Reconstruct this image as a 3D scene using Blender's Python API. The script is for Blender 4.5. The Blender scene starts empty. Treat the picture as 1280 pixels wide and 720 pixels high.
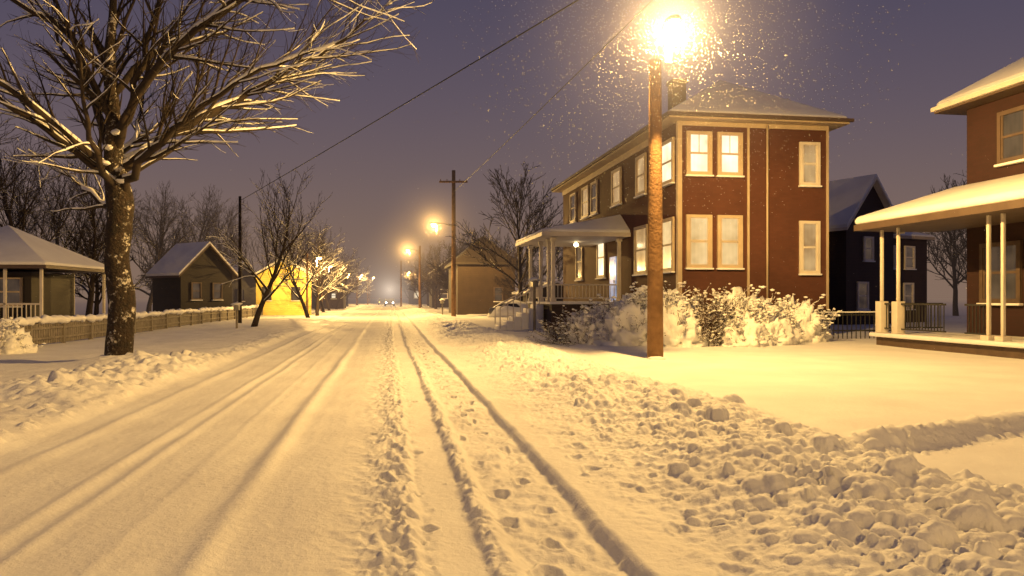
import bpy, math, random
import numpy as np
from mathutils import Vector, Matrix
random.seed(11)
rng = np.random.default_rng(11)
sc = bpy.context.scene
COL = sc.collection
CH = 1.6      # camera height
F = 960.0     # focal length in photo pixels
SL = 0.16     # street direction: dx/dy = -0.16
ANG = math.atan(SL)

# ------------------------------------------------------------------ materials
def newmat(name):
    m = bpy.data.materials.new(name); m.use_nodes = True
    nt = m.node_tree; b = nt.nodes["Principled BSDF"]
    return m, nt, b
def N(nt, t, **kw):
    n = nt.nodes.new(t)
    for k, v in kw.items(): setattr(n, k, v)
    return n
def noise(nt, vec, scale, detail=4, rough=.55):
    n = N(nt, "ShaderNodeTexNoise"); n.inputs["Scale"].default_value = scale
    n.inputs["Detail"].default_value = detail; n.inputs["Roughness"].default_value = rough
    nt.links.new(vec, n.inputs["Vector"]); return n.outputs["Fac"]
def ramp(nt, fac, stops):
    r = N(nt, "ShaderNodeValToRGB"); e = r.color_ramp.elements
    while len(e) < len(stops): e.new(0.5)
    for i, (p, c) in enumerate(stops):
        e[i].position = p; e[i].color = (c[0], c[1], c[2], 1)
    nt.links.new(fac, r.inputs["Fac"]); return r.outputs["Color"]
def math_(nt, op, a, b=None, clamp=False):
    n = N(nt, "ShaderNodeMath", operation=op); n.use_clamp = clamp
    for i, x in enumerate((a, b)):
        if x is None: continue
        if isinstance(x, (int, float)): n.inputs[i].default_value = x
        else: nt.links.new(x, n.inputs[i])
    return n.outputs[0]
def mixc(nt, fac, a, b):
    n = N(nt, "ShaderNodeMix", data_type='RGBA')
    for s, x in ((0, fac), (6, a), (7, b)):
        if isinstance(x, (int, float)): n.inputs[s].default_value = x
        elif isinstance(x, tuple): n.inputs[s].default_value = (*x, 1)
        else: nt.links.new(x, n.inputs[s])
    return n.outputs[2]
def bump(nt, b, h, strength=.4, dist=.02):
    n = N(nt, "ShaderNodeBump"); n.inputs["Strength"].default_value = strength
    n.inputs["Distance"].default_value = dist
    nt.links.new(h, n.inputs["Height"]); nt.links.new(n.outputs[0], b.inputs["Normal"])
def geo(nt): return N(nt, "ShaderNodeNewGeometry")
def m_plain(name, c1, c2=None, scale=3.0, rough=.75, bs=.3, bscale=25, bd=.01, snow=0.0, sscale=9):
    m, nt, b = newmat(name); g = geo(nt); P = g.outputs["Position"]
    c2 = c2 or tuple(x * .7 for x in c1)
    col = ramp(nt, noise(nt, P, scale, 6), [(.3, c2), (.7, c1)])
    if snow:
        s = N(nt, "ShaderNodeSeparateXYZ"); nt.links.new(g.outputs["Normal"], s.inputs[0])
        nn = noise(nt, P, sscale, 7, .72); patch = noise(nt, P, 3.2, 3, .5)
        f = math_(nt, 'ADD', math_(nt, 'MULTIPLY', s.outputs[2], .08), nn)
        f = math_(nt, 'ADD', f, math_(nt, 'MULTIPLY', math_(nt, 'SUBTRACT', patch, .5), .7))
        f = math_(nt, 'MULTIPLY', math_(nt, 'SUBTRACT', f, snow), 9, True)
        col = mixc(nt, f, col, (.52, .49, .46))
    nt.links.new(col, b.inputs["Base Color"]); b.inputs["Roughness"].default_value = rough
    bump(nt, b, noise(nt, P, bscale, 4), bs, bd)
    return m
def m_snow(name, micro=1.0):
    m, nt, b = newmat(name); P = geo(nt).outputs["Position"]
    col = ramp(nt, noise(nt, P, .8, 6), [(.3, (.73, .72, .73)), (.7, (.85, .85, .85))])
    nt.links.new(col, b.inputs["Base Color"]); b.inputs["Roughness"].default_value = .62
    b.inputs["Specular IOR Level"].default_value = .25
    h = math_(nt, 'ADD', noise(nt, P, 14, 6, .6), math_(nt, 'MULTIPLY', noise(nt, P, 90, 3, .6), .28))
    bump(nt, b, h, .45 * micro, .03)
    return m
def m_brick(name, c1, c2, mort):
    m, nt, b = newmat(name)
    tc = N(nt, "ShaderNodeTexCoord"); s = N(nt, "ShaderNodeSeparateXYZ"); nt.links.new(tc.outputs["Object"], s.inputs[0])
    cb = N(nt, "ShaderNodeCombineXYZ")
    nt.links.new(math_(nt, 'ADD', s.outputs[0], s.outputs[1]), cb.inputs[0]); nt.links.new(s.outputs[2], cb.inputs[1])
    br = N(nt, "ShaderNodeTexBrick"); nt.links.new(cb.outputs[0], br.inputs["Vector"])
    br.inputs["Scale"].default_value = 1; br.inputs["Brick Width"].default_value = .24; br.inputs["Row Height"].default_value = .085
    br.inputs["Mortar Size"].default_value = .006
    br.inputs["Color1"].default_value = (*c1, 1); br.inputs["Color2"].default_value = (*c2, 1); br.inputs["Mortar"].default_value = (*mort, 1)
    P = tc.outputs["Object"]
    big = ramp(nt, noise(nt, P, .7, 6, .6), [(.3, (.78, .78, .78)), (.7, (1.05, 1.05, 1.05))])
    mx = N(nt, "ShaderNodeMix", data_type='RGBA', blend_type='MULTIPLY'); mx.inputs[0].default_value = 1
    nt.links.new(br.outputs["Color"], mx.inputs[6]); nt.links.new(big, mx.inputs[7])
    nt.links.new(mx.outputs[2], b.inputs["Base Color"]); b.inputs["Roughness"].default_value = .85
    bump(nt, b, br.outputs["Fac"], -.3, .008)
    return m
def m_siding(name, c1, c2):
    m, nt, b = newmat(name)
    tc = N(nt, "ShaderNodeTexCoord"); P = tc.outputs["Object"]
    s = N(nt, "ShaderNodeSeparateXYZ"); nt.links.new(P, s.inputs[0])
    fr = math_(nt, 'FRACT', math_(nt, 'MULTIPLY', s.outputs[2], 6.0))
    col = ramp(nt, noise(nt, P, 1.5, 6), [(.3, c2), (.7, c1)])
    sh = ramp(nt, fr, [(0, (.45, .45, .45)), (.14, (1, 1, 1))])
    mx = N(nt, "ShaderNodeMix", data_type='RGBA', blend_type='MULTIPLY'); mx.inputs[0].default_value = 1
    nt.links.new(col, mx.inputs[6]); nt.links.new(sh, mx.inputs[7]); nt.links.new(mx.outputs[2], b.inputs["Base Color"])
    b.inputs["Roughness"].default_value = .7; bump(nt, b, fr, .5, .02)
    return m
def m_window(name, hi, lo, strength, sc_=1.3):
    m, nt, b = newmat(name)
    tc = N(nt, "ShaderNodeTexCoord"); P = tc.outputs["Object"]
    s = N(nt, "ShaderNodeSeparateXYZ"); nt.links.new(P, s.inputs[0])
    xy = math_(nt, 'ADD', s.outputs[0], s.outputs[1])
    w = math_(nt, 'SINE', math_(nt, 'MULTIPLY', xy, 42.0))
    n1 = noise(nt, P, sc_, 2, .5)
    f = math_(nt, 'ADD', n1, math_(nt, 'MULTIPLY', w, .015))
    col = ramp(nt, f, [(.25, lo), (.5, tuple(a*.6 + b_*.4 for a, b_ in zip(hi, lo))), (.68, hi)])
    b.inputs["Base Color"].default_value = (.03, .03, .03, 1); b.inputs["Roughness"].default_value = .12
    nt.links.new(col, b.inputs["Emission Color"]); b.inputs["Emission Strength"].default_value = strength
    return m
def m_emit(name, c, s):
    m, nt, b = newmat(name); b.inputs["Base Color"].default_value = (.6, .6, .6, 1)
    b.inputs["Emission Color"].default_value = (*c, 1); b.inputs["Emission Strength"].default_value = s; return m

SNOW = m_snow("snow"); SNOWS = m_snow("snow_soft", .4); SNOWB = m_snow("snow_clump", .8)
BARK = m_plain("bark", (.040, .024, .015), (.010, .007, .005), 9, .9, 1.0, 13, .08, snow=.575, sscale=11)
TWIG = m_plain("twig_bark", (.036, .022, .014), (.014, .009, .007), 5, .9, .4, 30, .005)
DBARK = m_plain("dark_bark", (.042, .028, .022), (.020, .013, .012), 5, .9, .4, 30, .005)
RBARK = m_plain("reddish_bush_bark", (.075, .034, .022), (.04, .018, .013), 5, .9, .4, 30, .005)
POLEW = m_plain("pole_wood", (.26, .145, .065), (.13, .068, .032), 3, .9, .9, 14, .03)
TRIM = m_plain("cream_trim_paint", (.50, .40, .29), (.40, .32, .23), 2, .6)
BTRIM = m_plain("brown_trim_paint", (.11, .075, .055), (.08, .052, .04), 2, .6)
WHITE = m_plain("white_paint", (.70, .64, .56), (.56, .51, .45), 2, .6)
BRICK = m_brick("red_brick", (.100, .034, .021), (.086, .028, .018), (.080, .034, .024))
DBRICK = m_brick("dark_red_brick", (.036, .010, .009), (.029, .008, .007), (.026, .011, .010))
DSIDE = m_siding("dark_siding", (.045, .026, .022), (.035, .02, .016))
XSIDE = m_siding("very_dark_siding", (.024, .015, .011), (.016, .010, .008))
BSIDE = m_siding("brown_siding", (.060, .036, .018), (.042, .025, .014))
GSIDE = m_siding("grey_siding", (.034, .027, .024), (.026, .020, .018))
YSIDE = m_siding("yellow_siding", (.80, .64, .15), (.74, .58, .12))
SHING = m_plain("roof_shingle", (.035, .024, .018), (.022, .016, .012), 6)
METAL = m_plain("grey_metal", (.22, .21, .2), (.14, .13, .13), 6, .45)
BLACK = m_plain("black_metal", (.03, .028, .027), (.02, .02, .02), 6, .5)
FENCEM = m_plain("weathered_fence_wood", (.24, .21, .18), (.14, .12, .10), 5, .85)
LEAFM = m_plain("dark_leaves", (.070, .032, .020), (.036, .017, .012), 10, .7)
DECK = m_plain("deck_boards", (.10, .065, .045), (.07, .043, .031), 5)
W_HI = m_window("window_bright", (1, .88, .62), (.72, .52, .28), 1.5)
W_CREAM = m_window("window_cream", (1, .70, .32), (.62, .38, .14), .95)
W_WARM = m_window("window_warm", (.90, .58, .25), (.42, .22, .08), .66)
W_DIM = m_window("window_dim", (.20, .13, .08), (.03, .02, .018), .45)
W_COOL = m_window("window_cool", (.5, .58, .8), (.16, .16, .22), .8)
CARP = m_plain("car_paint_grey", (.16, .16, .18), (.12, .12, .13), 3, .3, .05)
CARG = m_plain("car_glass", (.02, .02, .025), (.015, .015, .02), 3, .1, .02)
RUB = m_plain("tyre_rubber", (.02, .02, .02), (.015, .015, .015), 8)
LENS = m_emit("lamp_lens_glow", (1, .74, .34), 60)
LENSF = m_emit("far_lamp_lens_glow", (1, .60, .18), 80)
HEADL = m_emit("headlight_glow", (.95, .95, 1), 50)
PORCHL = m_emit("porch_bulb_glow", (1, .75, .4), 14)
AMB = m_emit("amber_lamp_glow", (1, .5, .12), 10)

# ------------------------------------------------------------------ mesh helper
class MB:
    def __init__(s): s.v = []; s.f = []
    def add(s, vs, fs):
        o = len(s.v); s.v.extend([tuple(p) for p in vs]); s.f.extend([tuple(i + o for i in f) for f in fs])
    def box(s, x0, y0, z0, x1, y1, z1):
        s.add([(x0,y0,z0),(x1,y0,z0),(x1,y1,z0),(x0,y1,z0),(x0,y0,z1),(x1,y0,z1),(x1,y1,z1),(x0,y1,z1)],
              [(0,3,2,1),(4,5,6,7),(0,1,5,4),(1,2,6,5),(2,3,7,6),(3,0,4,7)])
    def obox(s, o, a, n, s0, s1, d0, d1, z0, z1):
        P = lambda q, d, z: (o[0]+a[0]*q+n[0]*d, o[1]+a[1]*q+n[1]*d, z)
        s.add([P(s0,d0,z0),P(s1,d0,z0),P(s1,d1,z0),P(s0,d1,z0),P(s0,d0,z1),P(s1,d0,z1),P(s1,d1,z1),P(s0,d1,z1)],
              [(0,3,2,1),(4,5,6,7),(0,1,5,4),(1,2,6,5),(2,3,7,6),(3,0,4,7)])
    def tube(s, pts, rad, n=6, cap=True):
        pts = np.asarray(pts, float); rad = np.asarray(rad, float); m = len(pts)
        t = np.gradient(pts, axis=0); t /= (np.linalg.norm(t, axis=1)[:, None] + 1e-9)
        ref = np.array([0, 0, 1.]) if abs(t[:, 2]).mean() < .8 else np.array([1., 0, 0])
        u = np.cross(t, ref); u /= (np.linalg.norm(u, axis=1)[:, None] + 1e-9); w = np.cross(t, u)
        a = np.arange(n) / n * 2 * math.pi
        V = pts[:, None, :] + rad[:, None, None] * (np.cos(a)[None, :, None] * u[:, None, :] + np.sin(a)[None, :, None] * w[:, None, :])
        fs = []
        for i in range(m - 1):
            for j in range(n):
                k = (j + 1) % n
                fs.append((i*n+j, (i+1)*n+j, (i+1)*n+k, i*n+k))
        if cap: fs.append(tuple(range(n))); fs.append(tuple((m-1)*n + j for j in range(n-1, -1, -1)))
        s.add(V.reshape(-1, 3).tolist(), fs)
    def obj(s, name, mat, parent=None, smooth=False, bevel=0, label=None, loc=None):
        me = bpy.data.meshes.new(name); me.from_pydata(s.v, [], s.f); me.update()
        if smooth: me.polygons.foreach_set("use_smooth", [True] * len(me.polygons))
        me.materials.append(mat)
        o = bpy.data.objects.new(name, me); COL.objects.link(o)
        if parent: o.parent = parent
        if loc: o.location = loc
        if bevel:
            md = o.modifiers.new("bevel", 'BEVEL'); md.width = bevel; md.segments = 3; md.limit_method = 'ANGLE'
            me.polygons.foreach_set("use_smooth", [True] * len(me.polygons))
        if label: o["label"] = label
        return o
def thing(name, label, cat, loc, ang=0, group=None):
    e = bpy.data.objects.new(name, None); e.empty_display_size = .3; COL.objects.link(e)
    e.location = loc; e.rotation_euler = (0, 0, ang); e["label"] = label; e["category"] = cat
    if group: e["group"] = group
    return e
def copy_thing(e, loc, ang=None, scale=None, label=None):
    c = e.copy(); COL.objects.link(c); c.location = loc
    if ang is not None: c.rotation_euler = (0, 0, ang)
    if scale: c.scale = scale if isinstance(scale, tuple) else (scale,) * 3
    if label: c["label"] = label
    def rec(src, dst):
        for ch in list(src.children):
            k = ch.copy(); COL.objects.link(k); k.parent = dst; rec(ch, k)
    rec(e, c); return c

# ------------------------------------------------------------------ numpy noise
def h2(ix, iy, seed):
    n = (ix.astype(np.int64) * 374761393 + iy.astype(np.int64) * 668265263 + seed * 1442695041) & 0xffffffff
    n = ((n ^ (n >> 13)) * 1274126177) & 0xffffffff
    n = n ^ (n >> 16)
    return (n & 0xffffff) / float(0xffffff)
def vn(x, y, seed=0):
    ix = np.floor(x); iy = np.floor(y); fx = x - ix; fy = y - iy
    fx = fx*fx*fx*(fx*(fx*6-15)+10); fy = fy*fy*fy*(fy*(fy*6-15)+10)
    a = h2(ix, iy, seed); b = h2(ix+1, iy, seed); c = h2(ix, iy+1, seed); d = h2(ix+1, iy+1, seed)
    return (a*(1-fx)+b*fx)*(1-fy) + (c*(1-fx)+d*fx)*fy - .5
def fbm(x, y, o=4, seed=0, g=.5):
    r = 0; a = 1
    for i in range(o):
        ca, sa = math.cos(i*.9), math.sin(i*.9)
        r = r + a * vn((x*ca - y*sa) * 2**i + i*17.3, (x*sa + y*ca) * 2**i + i*9.1, seed + i); a *= g
    return r
def sm(a, b, x):
    t = np.clip((x - a) / (b - a), 0, 1); return t*t*(3-2*t)

# ------------------------------------------------------------------ terrain
cols = np.concatenate([-np.geomspace(900, 13, 26), np.arange(-12.6, -8, .16), np.arange(-8, -4.3, .045), np.arange(-4.3, -.2, .035),
                       np.arange(-.2, 5.6, .0135), np.arange(5.6, 9, .05), np.arange(9, 18, .18), np.geomspace(18.4, 900, 26)])
rows = np.concatenate([-np.geomspace(300, 12, 8), np.arange(-11, 3, .35), np.exp(np.arange(math.log(3.05), math.log(42), .0036)),
                       np.exp(np.arange(math.log(42.4), math.log(1500), .02))])
cols = np.unique(cols); rows = np.unique(rows)
U, Y = np.meshgrid(cols, rows)
X = U - SL * Y
def G(c, w, h, Uw): return h * np.exp(-((Uw - c) / w) ** 2)
Uw = U + .10 * vn(Y * .13, Y * 0, 3) * sm(2, 20, Y) + .04 * vn(Y * .7, Y * 0, 5) + .03 * fbm(U * 4, Y * 3, 3, 6)
Ul = U + .16 * vn(Y * .09, Y * 0, 33) + .03 * vn(Y * .7, Y * 0, 35)
H = .02 * fbm(X * .6, Y * .4, 3, 1) + .006 * fbm(X * 6, Y * 2, 3, 2)
var = .6 + .9 * (vn(Y * .5, U * 1.5, 9) + .5)
H += (G(-1.2, .10, .034, Ul) + G(-1.42, .14, -.010, Ul) + G(-2.35, .06, .017, Ul) + G(-2.62, .06, .017, Ul)
   + G(-2.48, .07, -.006, Ul) + G(-3.0, .25, -.008, Ul) + G(-3.5, .09, .024, Ul) + G(-3.25, .08, -.006, Ul) + G(-.55, .35, .010, Ul) + G(-1.8, .05, .008, Ul)) * var
H += .004 * fbm(U * 10, Y * .5, 3, 91) * sm(.1, -.2, U)
sl = fbm(X * 9, Y * 7, 4, 8, .6)
H += G(.06, .17, 1, Uw) * (.018 + .07 * sl) + G(.66, .08, 1, Uw) * (.026 + .065 * sl) + G(-.25, .14, 1, Uw) * (.022 * sl)
H -= .030 * sm(.16, .24, Uw) * sm(.63, .56, Uw) + .034 * sm(.71, .80, Uw) * sm(1.44, 1.38, Uw)
H += sm(.74, .85, Uw) * sm(1.42, 1.32, Uw) * .04 * fbm(X * 6, Y * 4, 4, 21)
# right bank
lum = fbm(X * 1.9, Y * 1.9, 5, 12, .5); rdg = .5 - np.abs(fbm(X * 4.5, Y * 4.5, 4, 14, .5)) * 2; fine = fbm(X * 11, Y * 11, 4, 17, .6)
bank = sm(1.39, 1.48, Uw) * .06 + sm(1.5, 3.0, U) * .06
crest = np.exp(-(np.abs((U - 3.55 - .35 * vn(Y * .3, Y * 0, 40)) / .98) ** 2.6))
crh = crest * (.15 + .10 * vn(Y * .5, U * .5, 41))
bmask = sm(1.45, 1.9, U) * sm(4.85, 4.4, U)
rough = .30 + .70 * sm(1.9, 2.9, U + .5 * vn(Y * .8, U, 44))
H += bank + crh + bmask * rough * (.12 * lum + .035 * rdg + .030 * fine) + bmask * .005 * fine
# lawn / driveway
uedge = 4.62 + .05 * np.clip(Y - 7.5, 0, 40) + .25 * vn(Y * .6, Y * 0, 50)
front = Y - (7.75 + .56 * (X - 3.4) + .12 * vn(X * 1.3, X * 0, 51))
lm = sm(-.1, .4, U - uedge) * sm(-.20, .08, front)
drv = sm(-.15, .3, U - (4.62 + .25 * vn(Y * 1.1, Y * 0, 52))) * sm(.15, -.25, front)
lawnz = .16 + .012 * fbm(X * .7, Y * .7, 3, 60) + .015 * sm(8, 25, Y)
H = H * (1 - lm) + lawnz * lm
H = H * (1 - drv) + (-.03 + .012 * fbm(X * 2, Y * 2, 3, 61)) * drv
H += np.exp(-((front - .12) / .15) ** 2) * sm(0, .3, U - uedge) * (.025 + .04 * fbm(X * 4, Y * 4, 4, 62)) * sm(60, 12, U)
# left verge
lb = sm(-3.9, -4.3, Ul)
H += lb * (.08 + .03 * fbm(X * 1.5, Y * 1.5, 3, 70))
TX, TY = -9.25, 18.0
pile = np.exp(-((U + 5.4) / 1.0) ** 2) * sm(10, 13, Y) * sm(21, 16, Y) + .3 * np.exp(-((U + 4.6) / .5) ** 2) * sm(3, 6, Y) * sm(60, 30, Y)
H += pile * (.15 + .22 * fbm(X * 1.6, Y * 1.6, 5, 71, .55) + .05 * fbm(X * 7, Y * 7, 4, 73, .6))
H += .16 * np.exp(-(((X - TX) / .8) ** 2 + ((Y - TY) / .8) ** 2))
H += sm(-9, -30, U) * .15
def stamp(cu, cy, r, h, asp=1.0, add=False, irr=0):
    i0, i1 = np.searchsorted(rows, [cy - r*1.3, cy + r*1.3]); j0, j1 = np.searchsorted(cols, [cu - r*1.3*asp, cu + r*1.3*asp])
    if i1 - i0 < 2 or j1 - j0 < 2: return
    uu = U[i0:i1, j0:j1]; yy = Y[i0:i1, j0:j1]; hh = H[i0:i1, j0:j1]
    dx = (uu - cu) / (r * asp); dy = (yy - cy) / r
    if irr:
        a = np.arctan2(dy, dx); k = 1 + irr * (np.sin(a * 3 + cu * 50) + .6 * np.sin(a * 5 + cy * 70)); dx = dx / k; dy = dy / k
    d2 = dx*dx + dy*dy
    if add:
        H[i0:i1, j0:j1] = hh + h * np.exp(-d2 * d2 * 1.8) - h * .35 * np.exp(-((np.sqrt(d2) - 1.15) / .2) ** 2)
    else:
        c = H[min(np.searchsorted(rows, cy), len(rows)-1), min(np.searchsorted(cols, cu), len(cols)-1)]
        dome = c - .25*h + 1.25*h * (np.clip(1 - d2, 0, 1)) ** .7 + .25 * h * vn(uu * 3 / r, yy * 3 / r, 77) + .12 * h * vn(uu * 7 / r, yy * 7 / r, 78)
        H[i0:i1, j0:j1] = np.where(d2 < 1, np.maximum(hh, dome), hh)
yk = 3.3; s_ = 1
while yk < 28:
    stamp(1.03 + .11 * s_ + rng.normal(0, .07), yk, rng.uniform(.11, .16), -rng.uniform(.030, .065), rng.uniform(.45, .65), True, .12); yk += rng.uniform(.28, .75); s_ = -s_
for k in range(22):
    y = 3.3 * math.exp(rng.uniform(0, 2.0)); stamp(rng.uniform(1.7, 2.3), y, rng.uniform(.09, .14), rng.uniform(-.035, -.015), rng.uniform(.5, .8), True, .12)
for k in range(50):
    stamp(.05 + rng.normal(0, .14), 3.3 * math.exp(rng.uniform(0, 1.6)), rng.uniform(.06, .12), -.03, .8, True, .12)
for k in range(3400):
    y = 3.1 * math.exp(rng.uniform(0, 2.1)); u = rng.normal(3.45, .66)
    if u < 1.65 or u > 4.75: continue
    r = .014 + .040 * rng.random() ** 2.6
    stamp(u, y, r * (1 + .02*y), r * rng.uniform(.5, .9), rng.uniform(.8, 1.3), irr=.08)
for k in range(290):
    y = 3.3 * math.exp(rng.uniform(0, 2.0)); u = rng.normal(3.5, .55); r = rng.uniform(.045, .105)
    if u > 4.7: continue
    stamp(u, y, r, r * rng.uniform(.35, .6), rng.uniform(.8, 1.3), irr=.1)
for u, y, r in [(3.3, 5.2, .11), (3.75, 4.95, .12), (3.7, 5.6, .10), (3.95, 5.2, .11), (4.35, 6.9, .09), (3.5, 4.6, .125), (2.7, 4.7, .07),
                (4.0, 8.1, .09), (4.75, 10.6, .15), (4.6, 12.2, .11), (3.1, 4.35, .09), (4.1, 5.8, .1), (3.65, 4.75, .09)]:
    stamp(u, y, r, r * .75, 1.1, irr=.1)
for k in range(600):
    y = 3.3 * math.exp(rng.uniform(0, 1.9)); c = rng.choice([.06, .66, .06, -.2, 1.2]); r = rng.uniform(.010, .024)
    stamp(c + rng.normal(0, .12), y, r, r * .6, irr=.1)
for k in range(450):
    y = rng.uniform(10, 20); u = rng.normal(-5.3, .75); r = .04 + .07 * rng.random() ** 2
    if u > -4.1: continue
    stamp(u, y, r, r * .55, irr=.1)
for k in range(160):
    stamp(-4.15 - abs(rng.normal(0, .25)), rng.uniform(4, 30), rng.uniform(.04, .08), .035, irr=.1)
for k in range(160):
    x = rng.uniform(3.4, 8.0); y = 7.75 + .56 * (x - 3.4) + rng.normal(.0, .16); r = rng.uniform(.02, .05); stamp(x + SL*y, y, r, r*.7, irr=.1)
def gz(x, y):
    u = x + SL * y
    return float(H[min(np.searchsorted(rows, y), len(rows)-1), min(np.searchsorted(cols, u), len(cols)-1)])

nr, nc = U.shape
idx = np.arange(nr*nc).reshape(nr, nc)
quads = np.stack([idx[:-1, :-1], idx[:-1, 1:], idx[1:, 1:], idx[1:, :-1]], -1).reshape(-1, 4)
fu = (.5 * (U[:-1, :-1] + U[1:, 1:])).ravel()
fd = drv[:-1, :-1].ravel() > .5
V = np.stack([X, Y, H], -1).reshape(-1, 3)
def sheet(name, mask, m):
    q = quads[mask]; used, inv = np.unique(q.ravel(), return_inverse=True); vv = V[used]
    me = bpy.data.meshes.new(name); nf = len(q)
    me.vertices.add(len(vv)); me.vertices.foreach_set("co", vv.ravel())
    me.loops.add(nf*4); me.loops.foreach_set("vertex_index", inv.astype(np.int32).ravel())
    me.polygons.add(nf); me.polygons.foreach_set("loop_start", np.arange(0, nf*4, 4, dtype=np.int32))
    me.polygons.foreach_set("loop_total", np.full(nf, 4, dtype=np.int32)); me.update(calc_edges=True); me.validate()
    me.polygons.foreach_set("use_smooth", np.ones(nf, bool)); me.materials.append(m)
    o = bpy.data.objects.new(name, me); COL.objects.link(o); o["kind"] = "structure"; return o
rd = (fu > -4.05) & (fu < 1.445)
sheet("road", rd, SNOW)
dv = fd & ~rd & (fu < 60)
sheet("driveway", dv, SNOW)
sheet("ground", ~rd & ~dv, SNOW)

# ------------------------------------------------------------------ vegetation
def rot_about(v, ax, a): return Matrix.Rotation(a, 3, ax) @ v
def rvec(): return Vector((random.gauss(0, 1), random.gauss(0, 1), random.gauss(0, 1)))
def spawn(lines, pts, rad, level, maxl, dens, ratio, L, up, rmin, tstart=.2):
    n = len(pts); cnt = max(2, int(L * dens[level])) if level < len(dens) else 0
    for c in range(cnt):
        t = tstart + (1 - tstart) * (c + random.random()) / cnt
        i = min(int(t * (n-1)), n-2); f = t*(n-1) - i
        p = pts[i].lerp(pts[i+1], f); d = (pts[i+1] - pts[i]).normalized(); r = rad[i]*(1-f) + rad[i+1]*f
        ax = d.cross(rvec()).normalized(); nd = rot_about(d, ax, math.radians(random.uniform(20, 52)))
        nd.z += up; nd.normalize()
        l = L * ratio * random.uniform(.6, 1.2) * (1.15 - .6 * t)
        grow(lines, p, nd, l, max(rmin, r * random.uniform(.4, .6)), level + 1, maxl, dens, ratio, up, rmin)
def grow(lines, p, d, L, r, level, maxl, dens, ratio, up, rmin):
    n = 7 if level <= 1 else (6 if level == 2 else 4)
    pts = [p.copy()]; rad = [r]; q = p.copy()
    for i in range(n):
        d = (d + rvec() * .095 + Vector((0, 0, up * .35))).normalized(); q = q + d * (L / n); pts.append(q.copy())
        rad.append(max(rmin * .7, r * (1 - .8 * (i+1) / n)))
    lines.append((pts, rad, level))
    if level < maxl: spawn(lines, pts, rad, level, maxl, dens, ratio, L, up, rmin)
def catmull(P, k=5):
    P = [Vector(p) for p in P]; P = [P[0] * 2 - P[1]] + P + [P[-1] * 2 - P[-2]]; out = []
    for i in range(1, len(P) - 2):
        for j in range(k):
            t = j / k; a, b, c, d = P[i-1], P[i], P[i+1], P[i+2]
            out.append(.5 * ((2*b) + (c-a)*t + (2*a-5*b+4*c-d)*t*t + (-a+3*b-3*c+d)*t**3))
    out.append(P[-2]); return out
def lines_mesh(lines, minlev, maxlev, sides):
    mb = MB()
    for pts, rad, lv in lines:
        if minlev <= lv <= maxlev: mb.tube([tuple(p) for p in pts], rad, sides[min(lv, len(sides)-1)], cap=lv <= 1)
    return mb
def snow_mesh(lines, minlev=0, k=1.0, base=.010, maxlev=9, skip=0.0, fat=0.0):
    mb = MB()
    for pts, rad, lv in lines:
        if lv < minlev or lv > maxlev or random.random() < skip * (lv >= 3): continue
        P = []; R = []
        for i, p in enumerate(pts):
            a = pts[max(0, i-1)]; b = pts[min(len(pts)-1, i+1)]; d = (b - a).normalized(); hz = math.sqrt(max(0, 1 - d.z**2))
            s = max(0, (hz - .36) / .64) * random.uniform(.6, 1.3)
            rs = (base + (fat if lv <= 1 else fat * .35 if lv == 2 else 0) + .60 * rad[i]) * s * k
            P.append((p.x, p.y, p.z + rad[i] * .7 + rs * .3)); R.append(rs)
        if max(R) > .003: mb.tube(P, R, 5 if lv <= 2 else 3, cap=False)
    return mb
def ico(sub=2):
    import bmesh
    bm = bmesh.new(); bmesh.ops.create_icosphere(bm, subdivisions=sub, radius=1)
    vs = np.array([v.co[:] for v in bm.verts]); fs = [tuple(v.index for v in f.verts) for f in bm.faces]; bm.free(); return vs, fs
IV, IF = ico(2); IV1, IF1 = ico(1); IV5, IF5 = ico(5)
def clump(mb, c, r, flat=.6, small=False):
    v_, f_ = (IV1, IF1) if small else (IV, IF)
    k = 1 + .2 * np.sin(v_ @ rng.normal(0, 2.5, 3) + rng.uniform(0, 6)) + .12 * np.sin(v_ @ rng.normal(0, 5, 3))
    s = np.array([rng.uniform(.8, 1.4), rng.uniform(.8, 1.4), flat])
    mb.add((v_ * k[:, None] * r * s + np.array(c)).tolist(), f_)

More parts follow.
